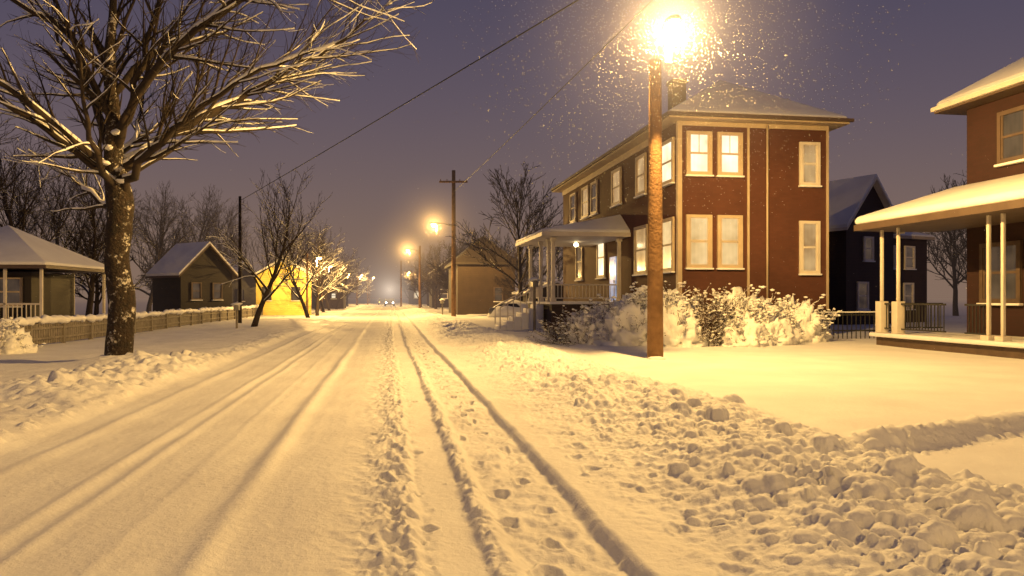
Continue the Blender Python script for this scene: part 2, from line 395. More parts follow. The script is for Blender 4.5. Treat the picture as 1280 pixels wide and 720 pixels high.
# --- big street tree
PM = TY / F
def TP(px, py, dy=0.0): return Vector(((px - 155) * PM, dy, CH + (372 - py) * PM))
tree = thing("bare_tree", "large bare tree with snow-lined branches beside the snowy street", "tree", (TX, TY, 0))
lines = []
trunk = catmull([TP(158, 478), TP(157, 440), TP(161, 380), TP(154, 320), TP(159, 260), TP(151, 205), TP(150, 150), TP(145, 80), TP(150, 0), TP(146, -110)], 4)
tr = [.43, .40, .375, .36, .35, .345, .345, .34, .335, .33, .33, .32, .325, .32, .33, .33, .325, .325, .31, .29, .27, .25, .23, .21, .2, .18, .17, .16, .15, .13, .12, .1, .09, .08, .07, .06, .05]
tr = [r * .87 * random.uniform(.94, 1.06) for r in tr[:len(trunk)]]
LIMBS = [
 ([(156,245,0),(190,212,-.4),(250,175,-1.0),(330,130,-1.6),(400,105,-1.9),(450,92,-2.1)], .12),
 ([(154,215,0),(210,165,.5),(280,110,1.2),(360,55,1.6),(430,0,2.0),(480,-40,2.2)], .13),
 ([(152,190,0),(192,110,-.5),(228,35,-1.0),(262,-60,-1.6)], .12),
 ([(150,225,0),(98,180,-.5),(40,140,-1.0),(-50,110,-1.5)], .12),
 ([(150,195,0),(105,115,.7),(52,45,1.2),(0,-40,1.8)], .13),
 ([(150,150,0),(122,60,-.8),(96,-50,-1.5)], .10),
 ([(151,262,0),(108,240,.6),(50,205,1.3),(-30,180,2.0)], .09),
 ([(150,170,0),(235,95,-1.0),(340,45,-2.0),(430,28,-2.4),(520,30,-2.8)], .12),
 ([(152,240,0),(165,200,-1.2),(180,140,-2.4),(200,60,-3.4)], .10),
 ([(150,200,0),(140,150,1.4),(120,80,2.6),(100,0,3.6)], .10),
 ([(148,120,0),(200,50,.6),(270,-10,1.2),(350,-60,1.6)], .10),
 ([(148,100,0),(90,40,-.6),(30,0,-1.2),(-60,-40,-1.6)], .10),
 ([(152,215,0),(95,150,-1.4),(20,95,-2.4),(-60,60,-3.0)], .11),
 ([(152,205,0),(215,130,1.8),(285,70,2.8),(350,30,3.4),(400,0,3.8)], .10),
]
lines.append((trunk, tr, 0))
for cps, r in LIMBS:
    pts = catmull([TP(*c) for c in cps], 4)
    pts = [p + rvec() * .045 if i else p for i, p in enumerate(pts)]
    rad = [max(.012, r * (1 - .9 * (i / (len(pts)-1)) ** .8)) for i in range(len(pts))]
    L = sum((pts[i+1] - pts[i]).length for i in range(len(pts)-1))
    lines.append((pts, rad, 1))
    spawn(lines, pts, rad, 1, 3, [0, 4.0, 7.0], .35, L, .07, .0046, .15)
spawn(lines, trunk[20:], tr[20:], 1, 3, [0, 2.6, 6.0], .40, 6, .12, .0046, .1)
lines_mesh(lines, 0, 0, [18]).obj("trunk", BARK, tree, True, label="thick dark trunk plastered with patches of snow")
lines_mesh(lines, 1, 9, [10, 7, 5, 3]).obj("crown", TWIG, tree, True)
sn = snow_mesh(lines, 1, 1.0, .0032, 9, .80, .028)
for px_, py_ in ((150, 186), (146, 206), (166, 228), (160, 168)):
    p = TP(px_, py_, -.20); clump(sn, tuple(p), random.uniform(.10, .14), .55)
sn.obj("snow_cover", SNOWB, tree, True)

# --- generic trees
def make_tree(seed, h, r, bark, label, limb=9, snowk=.8, dens=(0, 1.6, 2.6), wide=1.0, thick=.011, lean=0.0, snowon=True, spread=.5, ratio=.45):
    random.seed(seed); e = thing("bare_tree", label, "tree", (0, 0, 0)); L = []
    n = 8; pts = [Vector((0, 0, -.2))]; d = Vector((lean, 0, 1)).normalized()
    for i in range(n):
        d = (d + rvec() * .06 + Vector((0, 0, .05))).normalized(); pts.append(pts[-1] + d * (h * .8 / n))
    rad = [r * (1.15 if i == 0 else 1 - .85 * i / n) for i in range(n+1)]
    L.append((pts, rad, 0))
    for k in range(limb):
        t = .22 + .74 * k / limb; i = min(int(t*n), n-1); p = pts[i].lerp(pts[i+1], t*n - i)
        a = k * 2.4 + random.uniform(-.5, .5); el = math.radians(random.uniform(25, 60) + 15 * t)
        dd = Vector((math.cos(a) * math.cos(el) * wide, math.sin(a) * math.cos(el) * wide, math.sin(el))).normalized()
        grow(L, p, dd, h * spread * (1.15 - .6*t), rad[i] * .5, 1, 3, dens, ratio, .10, thick)
    lines_mesh(L, 0, 0, [8]).obj("trunk", bark, e, True); lines_mesh(L, 1, 9, [6, 5, 4, 3]).obj("crown", bark, e, True)
    if snowon: snow_mesh(L, 0, snowk, .006, 9, .5, .01).obj("snow_cover", SNOWB, e, True)
    return e
tA = make_tree(5, 11, .22, DBARK, "bare dark tree with dense twigs and light snow by the houses", 15, .6, (0, 2.9, 3.4), 1.0, .014, 0, True, .5, .48)
tB = make_tree(9, 9.5, .17, DBARK, "bare leaning tree dusted with snow near the pavement", 15, 1.1, (0, 3.0, 4.0), 1.1, .011, .4, True, .5, .46)
tC = make_tree(16, 9.5, .18, DBARK, "bare rounded tree against the night sky", 17, .4, (0, 3.6, 3.8), .9, .019, 0, True, .5, .48)
tD = make_tree(22, 7.0, .2, DBARK, "dense dark rounded tree mass beside the far street", 18, .3, (0, 4.2, 5.5), 1.1, .022, 0, False, .46, .5)
def place(e, px, Yd, copy=True, **kw):
    x = (px - 640) / F * Yd; loc = (x, Yd, gz(x, Yd) - .05)
    if copy: return copy_thing(e, loc, **kw)
    e.location = loc
    if "ang" in kw: e.rotation_euler = (0, 0, kw["ang"])
    if "scale" in kw: e.scale = (kw["scale"],) * 3
    return e
for e in (tA, tB, tC, tD): e["group"] = "bare trees along the street"
place(tA, 40, 42, False, ang=.3)
for px, Yd, a, s in [(-30, 38, 1.2, 1.0), (110, 46, 2.2, .9), (-90, 44, 0.4, 1.2), (185, 62, 3.0, .95), (235, 66, 4.0, 1.0), (75, 52, 5.1, 1.05), (285, 78, 1.0, 1.1), (10, 58, 2.6, 1.1),
                     (150, 60, .9, .95), (210, 76, 5.5, 1.15), (262, 84, 2.5, 1.15), (335, 90, 3.5, 1.1), (380, 104, .6, 1.1)]:
    place(tA, px, Yd, ang=a, scale=s)
place(tB, 316, 40, False, ang=.1, scale=.92)
for px, Yd, a, s in [(396, 64, 1.5, .85), (386, 58, 3.2, .9), (405, 80, 2.5, .9), (420, 100, .5, .9), (432, 125, 2.5, .9), (446, 150, 1.5, 1.0), (396, 78, 5, 1.0), (412, 90, 4, .9)]: place(tB, px, Yd, ang=a, scale=s)
place(tC, 652, 57, False, ang=.4, scale=1.2)
for px, Yd, a, s in [(600, 84, 2, .9), (585, 88, 3, .9), (550, 110, 1, 1.0), (520, 190, 5, 1.3), (1195, 60, 1.1, 1.15), (1230, 58, 2.1, 1.15), (700, 72, .6, .9), (535, 135, .3, 1.1)]:
    place(tC, px, Yd, ang=a, scale=s)
place(tD, 650, 66, False, ang=.4, scale=.9)
for px, Yd, a, s in [(568, 82, 2, 1.15), (608, 82, 5, 1.25), (632, 78, 1, 1.1), (545, 100, 3, 1.0), (526, 120, 3, 1.1), (512, 150, 3, 1.1), (210, 64, 2, 1), (275, 80, 1, 1), (120, 50, 1, .9), (395, 95, 4, .9), (420, 118, 4.4, 1), (434, 140, 2, 1), (345, 96, 2, 1)]:
    place(tD, px, Yd, ang=a, scale=s)

# --- bushes
def make_bush(seed, w, h, nst, snown, label, csize=(.03, .075), leafn=1500, sk=2.2, mound=0):
    random.seed(seed); e = thing("snowy_bush", label, "bush", (0, 0, 0)); L = []
    for k in range(nst):
        a = random.uniform(0, 6.28); el = random.uniform(.2, 1.5); d = Vector((math.cos(a)*math.cos(el), math.sin(a)*math.cos(el), math.sin(el)))
        R = 1 / math.sqrt((math.cos(el)/(w/2))**2 + (math.sin(el)/h)**2)
        grow(L, Vector((random.uniform(-.2, .2)*w, random.uniform(-.15, .15)*w, 0)), d, R * random.uniform(.75, 1.04), .016, 2, 4, (0, 0, 7.0, 7.0), .30, .03, .005)
    lines_mesh(L, 0, 9, [5, 5, 4, 3]).obj("branches", RBARK, e, True)
    tips = [p for pts, r, lv in L for p in pts[1:]]
    lf = MB()
    for k in range(leafn):
        p = random.choice(tips) + rvec() * .04; a = rvec().normalized(); b = a.cross(rvec()).normalized(); s = random.uniform(.012, .028)
        lf.add([p - a*s, p + b*s*.5, p + a*s, p - b*s*.5], [(0, 1, 2, 3)])
    lf.obj("foliage", LEAFM, e)
    sn = snow_mesh(L, 0, sk, .008, 9, .3)
    for k in range(snown):
        p = random.choice(tips)
        if p.z < .15 * h and random.random() < .6: continue
        clump(sn, (p.x + random.gauss(0, .02), p.y + random.gauss(0, .02), p.z + .005), random.uniform(*csize), random.uniform(.4, .7), True)
    if mound:
        th = np.arctan2(IV5[:, 1], IV5[:, 0]); zz = IV5[:, 2]
        n1 = fbm(th * 2.2 + seed, zz * 3.5, 3, 300 + seed, .6); n2 = np.abs(fbm(th * 7, zz * 10, 3, 320 + seed, .6))
        k_ = mound * (1 + .40 * n1 - .46 * n2)
        P = IV5 * k_[:, None] * np.array([w/2, w/2, h]); P[:, 2] = np.maximum(P[:, 2], -.05)
        sn.add(P.tolist(), IF5)
    sn.obj("snow_cover", SNOWB, e, True)
    return e
b1 = make_bush(1, 2.6, 1.55, 66, 900, "wide bush heaped with snow in front of the brick house", (.03, .075), 2000, 1.7, .88)
b2 = make_bush(2, 2.0, 1.7, 64, 260, "dark reddish bush with patches of snow before the brick house", (.03, .06), 6500, 1.0, 0)
b3 = make_bush(3, 2.2, 1.35, 56, 760, "rounded bush covered in snow beside the brick house", (.03, .07), 1800, 1.6, .88)
place(b1, 785, 23.5, False); place(b2, 882, 22.8, False); place(b3, 955, 23.8, False)
for s, px, Yd, a, q in [(b3, 842, 23.2, 1.5, 1.15), (b1, 992, 25.2, 3.0, 1.0), (b2, 905, 23.4, 1.2, 1.0), (b1, 930, 24.4, 2.2, 1.15), (b3, 745, 24.2, 1.0, 1.0), (b2, 860, 24.9, 2.0, 1.15), (b1, 815, 24.6, 4.0, 1.25), (b3, 925, 23.0, .4, .85),
                        (b2, 925, 25.6, 3.3, 1.1), (b3, 720, 24.8, 2.2, .62), (b3, 1015, 25.5, 1.9, .6), (b3, 5, 21.0, 2.0, .7)]:
    place(s, px, Yd, ang=a, scale=q)
place(b2, 706, 24.9, ang=1.0, scale=(1.15, 1.0, .6)); place(b2, 728, 24.0, ang=2.4, scale=(.9, .9, .7))
for o in bpy.data.objects:
    if o.parent is None and o.name.startswith("snowy_bush"): o["group"] = "snow-covered garden bushes"

# ------------------------------------------------------------------ houses
def window(parent, o, a, n, s0, s1, z0, z1, glass, trim=WHITE, fw=.10, mull=False, dd=.0):
    g = MB(); g.obox(o, a, n, s0, s1, .012 + dd, .03 + dd, z0, z1); w = g.obj("window", glass, parent)
    f = MB()
    f.obox(o, a, n, s0 - fw, s0, .004 + dd, .09 + dd, z0 - fw, z1 + fw); f.obox(o, a, n, s1, s1 + fw, .004 + dd, .09 + dd, z0 - fw, z1 + fw)
    f.obox(o, a, n, s0, s1, .004 + dd, .088 + dd, z1, z1 + fw); f.obox(o, a, n, s0, s1, .004 + dd, .088 + dd, z0 - fw, z0)
    zm = (z0 + z1) / 2; f.obox(o, a, n, s0, s1, .031 + dd, .062 + dd, zm - .035, zm + .035)
    f.obox(o, a, n, s0, s0 + .05, .031 + dd, .058 + dd, z0, zm - .035); f.obox(o, a, n, s1 - .05, s1, .031 + dd, .058 + dd, z0, zm - .035)
    f.obox(o, a, n, s0, s0 + .05, .031 + dd, .058 + dd, zm + .035, z1); f.obox(o, a, n, s1 - .05, s1, .031 + dd, .058 + dd, zm + .035, z1)
    if mull:
        sm2 = (s0 + s1) / 2; f.obox(o, a, n, sm2 - .012, sm2 + .012, .031 + dd, .05 + dd, zm + .035, z1)
    f.obj("frame", trim, w)
    k = MB(); k.obox(o, a, n, s0 - fw - .04, s1 + fw + .04, .0 + dd, .16 + dd, z0 - fw - .07, z0 - fw - .003)
    k.obj("sill", SNOWS, w, bevel=.02)
    return w
def hip(mb, x0, y0, x1, y1, z, h, t=.14, axis='y'):
    W = min(x1-x0, y1-y0) / 2
    if axis == 'y': r0 = ((x0+x1)/2, y0+W, z+t+h); r1 = ((x0+x1)/2, y1-W, z+t+h)
    else: r0 = (x0+W, (y0+y1)/2, z+t+h); r1 = (x1-W, (y0+y1)/2, z+t+h)
    vs = [(x0,y0,z),(x1,y0,z),(x1,y1,z),(x0,y1,z),(x0,y0,z+t),(x1,y0,z+t),(x1,y1,z+t),(x0,y1,z+t), r0, r1]
    fs = [(3,2,1,0),(0,1,5,4),(1,2,6,5),(2,3,7,6),(3,0,4,7)]
    if axis == 'y': fs += [(4,5,8),(5,6,9,8),(6,7,9),(7,4,8,9)]
    else: fs += [(4,5,9,8),(5,6,9),(6,7,8,9),(7,4,8)]
    mb.add(vs, fs)

# --- main brick house ---
BZ = .16
hs = thing("brick_house", "two-storey red brick house with cream trim, lit windows and snowy roof", "house", (6.07, 28.0, BZ), ANG)
W_, L_, EV = 5.9, 18.8, 7.9
w = MB(); w.box(0, 0, 0, W_, L_, EV); w.obj("wall", BRICK, hs)
fnd = MB(); fnd.box(-.06, -.06, -.2, W_+.06, L_+.06, 1.0); fnd.obj("foundation", GSIDE, hs)
rf = MB(); hip(rf, -.55, -.55, W_+.55, L_+.55, EV - .02, 2.15, .20); roof = rf.obj("roof", TRIM, hs)
rs = MB(); hip(rs, -.50, -.50, W_+.50, L_+.50, EV + .19, 2.17, .08); rs.obj("snow_cover", SNOWS, roof, bevel=.06)
gt = MB(); gt.box(-.66, -.66, EV + .04, W_+.66, -.56, EV + .16); gt.obj("gutter", BTRIM, roof)
gt = MB(); gt.box(-.66, -.557, EV + .04, -.56, L_+.5, EV + .16); gt.obj("gutter", BTRIM, roof)
cm = MB(); cm.box(1.58, 4.7, EV+.5, 2.18, 5.3, 10.65); ch = cm.obj("chimney", DBRICK, roof)
cm = MB(); cm.box(1.53, 4.65, 10.653, 2.23, 5.35, 10.8); cm.obj("chimney_cap", DBRICK, ch)
cs = MB(); cs.box(1.55, 4.67, 10.803, 2.21, 5.33, 10.85); cs.obj("snow_cap", SNOWS, ch, bevel=.02)
O = (0, 0); AX = (1, 0); NY = (0, -1); AY = (0, 1); NX = (-1, 0)
def board(o, a, n, *r):
    m_ = MB(); m_.obox(o, a, n, *r); m_.obj("trim_board", TRIM, hs)
for s0, s1 in ((-.05, .12), (2.66, 2.74)): board(O, AX, NY, s0, s1, .002, .05, 1.0, EV - .02)
board(O, AX, NY, W_-.07, W_+.02, .002, .04, 1.0, EV - .02)
board(O, AX, NY, .123, 2.657, .002, .045, EV-.18, EV-.02)
board(O, AY, NX, .0, .12, .002, .05, 1.0, EV-.02); board(O, AY, NX, 2.3, 2.42, .002, .05, 1.0, EV-.02)
board(O, AY, NX, 2.423, L_, .002, .045, EV-.3, EV-.02); board(O, AX, NY, 2.743, W_-.073, .002, .045, EV-.18, EV-.02)
ds = MB(); ds.tube([(3.42, -.09, 1.0), (3.42, -.09, 4), (3.42, -.09, EV-.05)], [.04]*3, 8); ds.obj("downspout", TRIM, hs, True)
for s0, s1 in ((.40, 1.15), (1.60, 2.34)):
    window(hs, O, AX, NY, s0, s1, 6.05, 7.4, W_HI, TRIM, .12, True); window(hs, O, AX, NY, s0, s1, 2.65, 4.35, W_CREAM, TRIM, .12)
window(hs, O, AX, NY, 4.84, 5.44, 5.75, 7.15, W_WARM, WHITE, .11); window(hs, O, AX, NY, 4.84, 5.44, 2.45, 4.2, W_WARM, WHITE, .11)
for s0, s1, g in ((.5, 1.7, W_HI), (3.6, 4.6, W_WARM), (7.0, 8.2, W_WARM), (11, 12, W_DIM), (12.7, 13.9, W_WARM), (15.5, 16.6, W_DIM)):
    window(hs, O, AY, NX, s0, s1, 5.85, 7.25, g, TRIM, .13)
for s0, s1, g in ((.5, 1.7, W_CREAM), (3.4, 4.8, W_WARM), (9.6, 10.8, W_HI), (14, 15.2, W_DIM)):
    window(hs, O, AY, NX, s0, s1, 2.55, 4.3, g, TRIM, .13)
dr = MB(); dr.obox(O, AY, NX, 7.7, 8.65, .005, .06, 1.25, 3.35); dr.obox(O, AY, NX, 7.82, 8.53, .0605, .08, 2.3, 3.2)
d = dr.obj("door", W_COOL, hs, label="glazed front door with pale light behind"); hd = MB(); hd.obox(O, AY, NX, 7.76, 7.80, .08, .13, 2.1, 2.25); hd.obj("handle", METAL, d)
po = MB(); po.box(-3.4, 6.2, 0, -.003, 12.0, 1.15); pch = po.obj("porch", DSIDE, hs)
pd = MB(); pd.box(-3.5, 6.1, 1.153, -.005, 12.1, 1.25); pd.obj("porch_floor", SNOWS, pch)
pr = MB(); x0, y0, x1, y1, z = -3.95, 5.6, -.005, 12.6, 4.10
def lean(mb, x0, y0, x1, y1, z, t, h, ins=1.4):
    mb.add([(x0,y0,z),(x1,y0,z),(x1,y1,z),(x0,y1,z),(x0,y0,z+t),(x1,y0,z+t),(x1,y1,z+t),(x0,y1,z+t),(x1,y0+ins,z+t+h),(x1,y1-ins,z+t+h)],
           [(3,2,1,0),(0,1,5,4),(2,3,7,6),(3,0,4,7),(4,5,8),(7,4,8,9),(6,7,9),(1,2,6,9,8,5)])
lean(pr, x0, y0, x1, y1, z, .16, .80); prf = pr.obj("porch_roof", WHITE, hs)
ps = MB(); lean(ps, x0+.02, y0+.02, x1, y1-.02, z+.165, .13, .83); ps.obj("snow_cover", SNOWS, prf, bevel=.055)
for (cx, cy) in ((-3.3, 6.35), (-3.3, 9.1), (-3.3, 11.8), (-.3, 6.35), (-3.3, 7.3)):
    c = MB(); c.box(cx-.075, cy-.075, 1.26, cx+.075, cy+.075, 4.09); c.box(cx-.12, cy-.12, 1.255, cx+.12, cy+.12, 1.4); c.box(cx-.12, cy-.12, 3.93, cx+.12, cy+.12, 4.095)
    c.obj("porch_column", WHITE, hs, bevel=.012)
for (ax0, ay0, ax1, ay1) in ((-3.3, 6.45, -3.3, 7.2), (-3.3, 9.2, -3.3, 11.7), (-3.2, 6.35, -.4, 6.35)):
    rl = MB()
    dx, dy = ax1-ax0, ay1-ay0; l = math.hypot(dx, dy); a = (dx/l, dy/l); n_ = (-a[1], a[0])
    rl.obox((ax0, ay0), a, n_, 0, l, -.03, .03, 1.98, 2.04); rl.obox((ax0, ay0), a, n_, 0, l, -.02, .02, 1.4, 1.44)
    q = .1
    while q < l - .05: rl.obox((ax0, ay0), a, n_, q, q+.025, -.012, .012, 1.42, 1.99); q += .16
    rl.obj("railing", WHITE, hs)
st = MB()
for k in range(6): st.box(-3.5 - .34*(6-k), 7.45, -.1, -3.5 - .34*(5-k), 9.0, .19 * (k+1) - .01)
stp = st.obj("steps", SNOWS, hs, bevel=.04)
for yy in (7.4, 9.05):
    sr = MB()
    sr.tube([(-5.5, yy, 1.0), (-3.5, yy, 2.1)], [.035, .035], 6)
    for k in range(4): sr.tube([(-5.5+.6*k, yy, .05+.34*k), (-5.5+.6*k, yy, 1.0+.33*k)], [.022]*2, 5)
    sr.obj("stair_railing", WHITE, hs)
pl = MB(); clump(pl, (-1.6, 9.0, 3.95), .09, 1.2); pl.obj("porch_light", PORCHL, hs, True)

def gable_house(name, label, loc, ang, w, l, h, rh, wm, wins, cat="house", over=.35, trim=WHITE):
    e = thing(name, label, cat, loc, ang); m = MB()
    m.add([(0,0,-.3),(w,0,-.3),(w,0,h),(w/2,0,h+rh),(0,0,h),(0,l,-.3),(w,l,-.3),(w,l,h),(w/2,l,h+rh),(0,l,h)],
          [(0,1,2,3,4),(9,8,7,6,5),(0,5,6,1),(1,6,7,2),(0,4,9,5),(4,3,8,9),(3,2,7,8)])
    m.obj("wall", wm, e)
    def slabs(mb, off, t, ov):
        k = rh / (w/2); ze = h - ov * k + off; zr = h + rh + off
        pr_ = [(-ov, ze), (w/2, zr), (w+ov, ze), (w+ov, ze+t), (w/2, zr+t), (-ov, ze+t)]
        vs = [(a, -ov, b) for a, b in pr_] + [(a, l+ov, b) for a, b in pr_]
        mb.add(vs, [(0,1,4,5), (1,2,3,4), (11,10,7,6), (10,9,8,7)] + [(i, i+6, (i+1) % 6 + 6, (i+1) % 6) for i in range(6)])
    r = MB(); slabs(r, .01, .12, over); ro = r.obj("roof", trim, e)
    s_ = MB(); slabs(s_, .135, .16, over - .03); s_.obj("snow_cover", SNOWS, ro)
    faces = {"f": ((0, 0), (1, 0), (0, -1)), "l": ((0, 0), (0, 1), (-1, 0)), "r": ((w, 0), (0, 1), (1, 0))}
    for fc, s0, s1, z0, z1, g in wins: window(e, *faces[fc], s0, s1, z0, z1, g, WHITE if trim is DSIDE else trim, .09)
    return e

gh = gable_house("dark_house", "dark brown gabled house with snowy roof and pale window frames", (17.4, 40.0, .15), math.radians(28), 3.8, 6.5, 5.4, 2.3, DSIDE,
    [("f", 1.4, 2.0, 3.5, 4.6, W_DIM), ("f", .9, 1.6, .9, 2.2, W_DIM), ("l", 2, 2.9, 3.4, 4.6, W_DIM)], over=.4, trim=WHITE)
wg = MB(); wg.box(3.81, 1.0, -.3, 8.2, 6, 4.8); wg.obj("wing", DSIDE, gh)
wr = MB(); hip(wr, 3.82, .7, 8.5, 6.3, 4.8, .8, .15); r_ = wr.obj("wing_roof", TRIM, gh); ws = MB(); hip(ws, 3.84, .72, 8.48, 6.28, 4.96, .82, .08); ws.obj("snow_cover", SNOWS, r_)
for s0, z0, z1 in ((.7, 3.2, 4.3), (2.4, 3.2, 4.3), (2.3, .9, 2.2)):
    window(gh, (3.81, 1.0), (1, 0), (0, -1), s0, s0+.7, z0, z1, W_DIM, WHITE, .1)

nh = thing("porch_house", "dark red brick house with snow-topped white-posted porch", "house", (17 - SL*22.6, 22.6, .07), ANG)
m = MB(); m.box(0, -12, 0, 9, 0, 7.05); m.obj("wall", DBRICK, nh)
m = MB(); hip(m, -.6, -12.6, 9.6, .6, 7.05, 3.2, .2); r_ = m.obj("roof", BTRIM, nh)
m = MB(); hip(m, -.57, -12.57, 9.57, .57, 7.255, 3.22, .12); m.obj("snow_cover", SNOWS, r_, bevel=.06)
m = MB(); m.box(-.72, -12.6, 7.1, -.61, .6, 7.22); m.obj("gutter", WHITE, r_)
AYm = (0, -1)
window(nh, O, AYm, NX, 1.35, 2.15, 5.35, 6.55, W_DIM, BTRIM, .12); window(nh, O, AYm, NX, 4.2, 5.3, 5.35, 6.6, W_DIM, WHITE, .12)
window(nh, O, AYm, NX, .7, 1.9, 1.5, 2.95, W_DIM, DECK, .12)
m = MB(); m.obox(O, AYm, NX, 2.6, 3.55, .005, .06, .62, 2.7); d = m.obj("door", DECK, nh); m = MB(); m.obox(O, AYm, NX, 2.68, 2.73, .062, .12, 1.55, 1.7); m.obj("handle", METAL, d)
m = MB(); m.box(-2.3, -8, -.2, -.005, .9, .36); pb = m.obj("porch", DECK, nh)
m = MB(); m.box(-2.45, -8.1, .362, -.006, 1.05, .48); m.obj("porch_floor", SNOWS, pb, bevel=.03)
m = MB(); lean(m, -2.75, -8.4, -.005, 1.35, 3.56, .18, .85, .9); r_ = m.obj("porch_roof", BTRIM, nh)
m = MB(); lean(m, -2.75, -8.4, -.006, 1.35, 3.745, .22, .9, .9); m.obj("snow_cover", SNOWS, r_, bevel=.09)
for cy in (.75, .0, -3.4, -3.85, -7.3):
    zb = 1.42 if cy > -.5 else .6
    m = MB(); m.box(-2.26, cy-.04, zb+.003, -2.18, cy+.04, 3.555); m.box(-2.35, cy-.13, .483, -2.09, cy+.13, zb) ; m.obj("porch_post", WHITE, nh, bevel=.01)
for a0, a1 in ((.13, .62), (-1.9, -.13), (-3.4, -2.6)):
    m = MB(); m.box(-2.23, a0, 1.32, -2.19, a1, 1.37); m.box(-2.23, a0, .60, -2.19, a1, .64)
    q = a0+.05
    while q < a1-.04: m.box(-2.22, q, .62, -2.20, q+.02, 1.33); q += .12
    m.obj("railing", BLACK, nh)
m = MB(); m.box(-2.08, .86, 1.32, -.1, .9, 1.37); m.box(-2.08, .86, .6, -.1, .9, .64); q = -2.05
while q < -.15: m.box(q, .87, .62, q+.02, .89, 1.33); q += .14
m.obj("railing", BLACK, nh)

# left houses
pv = thing("garden_pavilion", "low pavilion house with snowy hipped roof and white posts", "house", (-25.6, 31.5, .2), ANG * .5)
m = MB(); m.box(1.2, 1.2, -.2, 5.0, 5.0, 2.5); m.obj("wall", GSIDE, pv)
m = MB(); hip(m, -.2, -.2, 6.3, 6.3, 2.62, 1.75, .12, axis='x'); r_ = m.obj("roof", BTRIM, pv); m = MB(); hip(m, -.17, -.17, 6.27, 6.27, 2.745, 1.8, .14, axis='x'); m.obj("snow_cover", SNOWS, r_, bevel=.05)
m = MB(); m.box(0, 0, -.2, 6.1, 6.1, .3); m.obj("floor", DECK, pv)
for x in (.15, 1.6, 3.05, 4.5, 5.95):
    for y in (.15, 5.95):
        m = MB(); m.box(x-.05, y-.05, .303, x+.05, y+.05, 2.615); m.obj("post", WHITE, pv)
m = MB(); m.box(.2, .1, 1.1, 5.9, .16, 1.17); m.box(.2, .1, .45, 5.9, .16, .5); q = .3
while q < 5.8: m.box(q, .11, .49, q+.03, .15, 1.11); q += .18
m.obj("railing", WHITE, pv)
window(pv, (1.2, 1.2), AX, NY, .5, 1.6, 1.1, 2.2, W_WARM, TRIM, .06); window(pv, (1.2, 1.2), AX, NY, 2.3, 3.4, 1.1, 2.2, W_DIM, TRIM, .06)

def side_gable(name, label, px0, Yd, w, l, h, rh, wm, wins, ang, **kw):
    x = (px0 - 640) / F * Yd
    return gable_house(name, label, (x, Yd, .15), ang, w, l, h, rh, wm, wins, **kw)
side_gable("small_house", "small grey gabled house with snow-covered roof behind the fence", 226, 51, 3.9, 3.4, 3.1, 1.9, GSIDE,
    [("f", .8, 1.4, 1.4, 2.4, W_DIM), ("f", 2.4, 3.0, 1.4, 2.4, W_DIM)], math.radians(55), over=.35, trim=BTRIM)
side_gable("yellow_house", "bright yellow house with snowy gabled roof lit by street light", 320, 66, 4.6, 5, 3.3, 1.4, YSIDE,
    [("f", .6, 1.2, 1.3, 2.3, W_DIM), ("f", 3.0, 3.6, 1.3, 2.3, W_DIM)], math.radians(16), over=.3, trim=GSIDE)
side_gable("small_house", "small gabled house with snow-covered roof by the trees", 286, 72, 4.2, 3.6, 3.0, 1.9, GSIDE,
    [("f", 1.2, 2.0, 1.2, 2.2, W_DIM)], math.radians(70), over=.35, trim=GSIDE)
side_gable("small_house", "dark gabled house with a small lit window at the street side", 382, 104, 5, 7, 2.8, 1.6, DSIDE, [("f", 3.4, 4, 1.4, 2.0, W_HI)], ANG, trim=GSIDE)
side_gable("dark_house", "low dark house with snowy roof beside the far street", 662, 56, 4.0, 6, 1.7, .7, XSIDE, [("f", .8, 1.7, .8, 1.4, W_DIM)], ANG, trim=DSIDE)
side_gable("dark_house", "dark gabled house with warm window along the far street", 540, 110, 7, 8, 5.0, 2.6, XSIDE, [("f", 1, 2.2, 1.4, 2.6, W_DIM)], ANG, trim=DSIDE)
side_gable("dark_house", "dark gabled house at the far end of the street", 512, 165, 8, 8, 4.4, 2.6, XSIDE, [("f", 1, 2.4, 1.4, 2.8, W_HI)], ANG, trim=DSIDE)
dh = thing("dark_house", "large brown hip-roofed house behind the far utility pole", "house", ((572-640)/F*66, 66, .15), ANG)
m = MB(); m.box(0, 0, -.3, 5.0, 10, 4.3); m.obj("wall", BSIDE, dh)
m = MB(); hip(m, -.4, -.4, 5.4, 10.4, 4.3, 2.5, .2); m.obj("roof", SHING, dh)
window(dh, O, AX, NY, 3.2, 3.9, 1.2, 2.3, W_DIM, BTRIM, .07)

# ------------------------------------------------------------------ fence on the left
FU = -10.9
fe = thing("picket_fence", "low weathered wooden fence capped with snow along the pavement", "fence", (FU, 0, 0), ANG)
pk = MB(); rl = MB(); cp = MB()
y = 14.0
def fz(y_):
    w_ = Matrix.Rotation(ANG, 3, 'Z') @ Vector((0, y_, 0)); return gz(w_.x + FU, w_.y)
cpts = []; crad = []
while y < 90:
    z = fz(y)
    p = MB(); p.box(-.06, y-.06, z-.2, .06, y+.06, z+.80); p.obj("post", FENCEM, fe)
    q = y + .1
    while q < y + 2.3: pk.box(-.035, q, z+.03, -.01, q+.12, z + .72 + .04*math.sin(q*7)); q += .175
    rl.box(-.012, y+.055, z+.18, .035, y+2.345, z+.25); rl.box(-.012, y+.055, z+.5, .035, y+2.345, z+.57)
    for j in range(12): cpts.append((random.uniform(-.02, .02), y+.2*j, z+.78+random.uniform(-.03, .05))); crad.append(.10 + random.uniform(-.045, .05) + (.04 if j == 0 else 0))
    y += 2.4
cp.tube(cpts, crad, 8)
x_ = pk.obj("pickets", FENCEM, fe); x_["kind"] = "stuff"; rl.obj("rails", FENCEM, fe); cp.obj("snow_cover", SNOWB, fe, True)

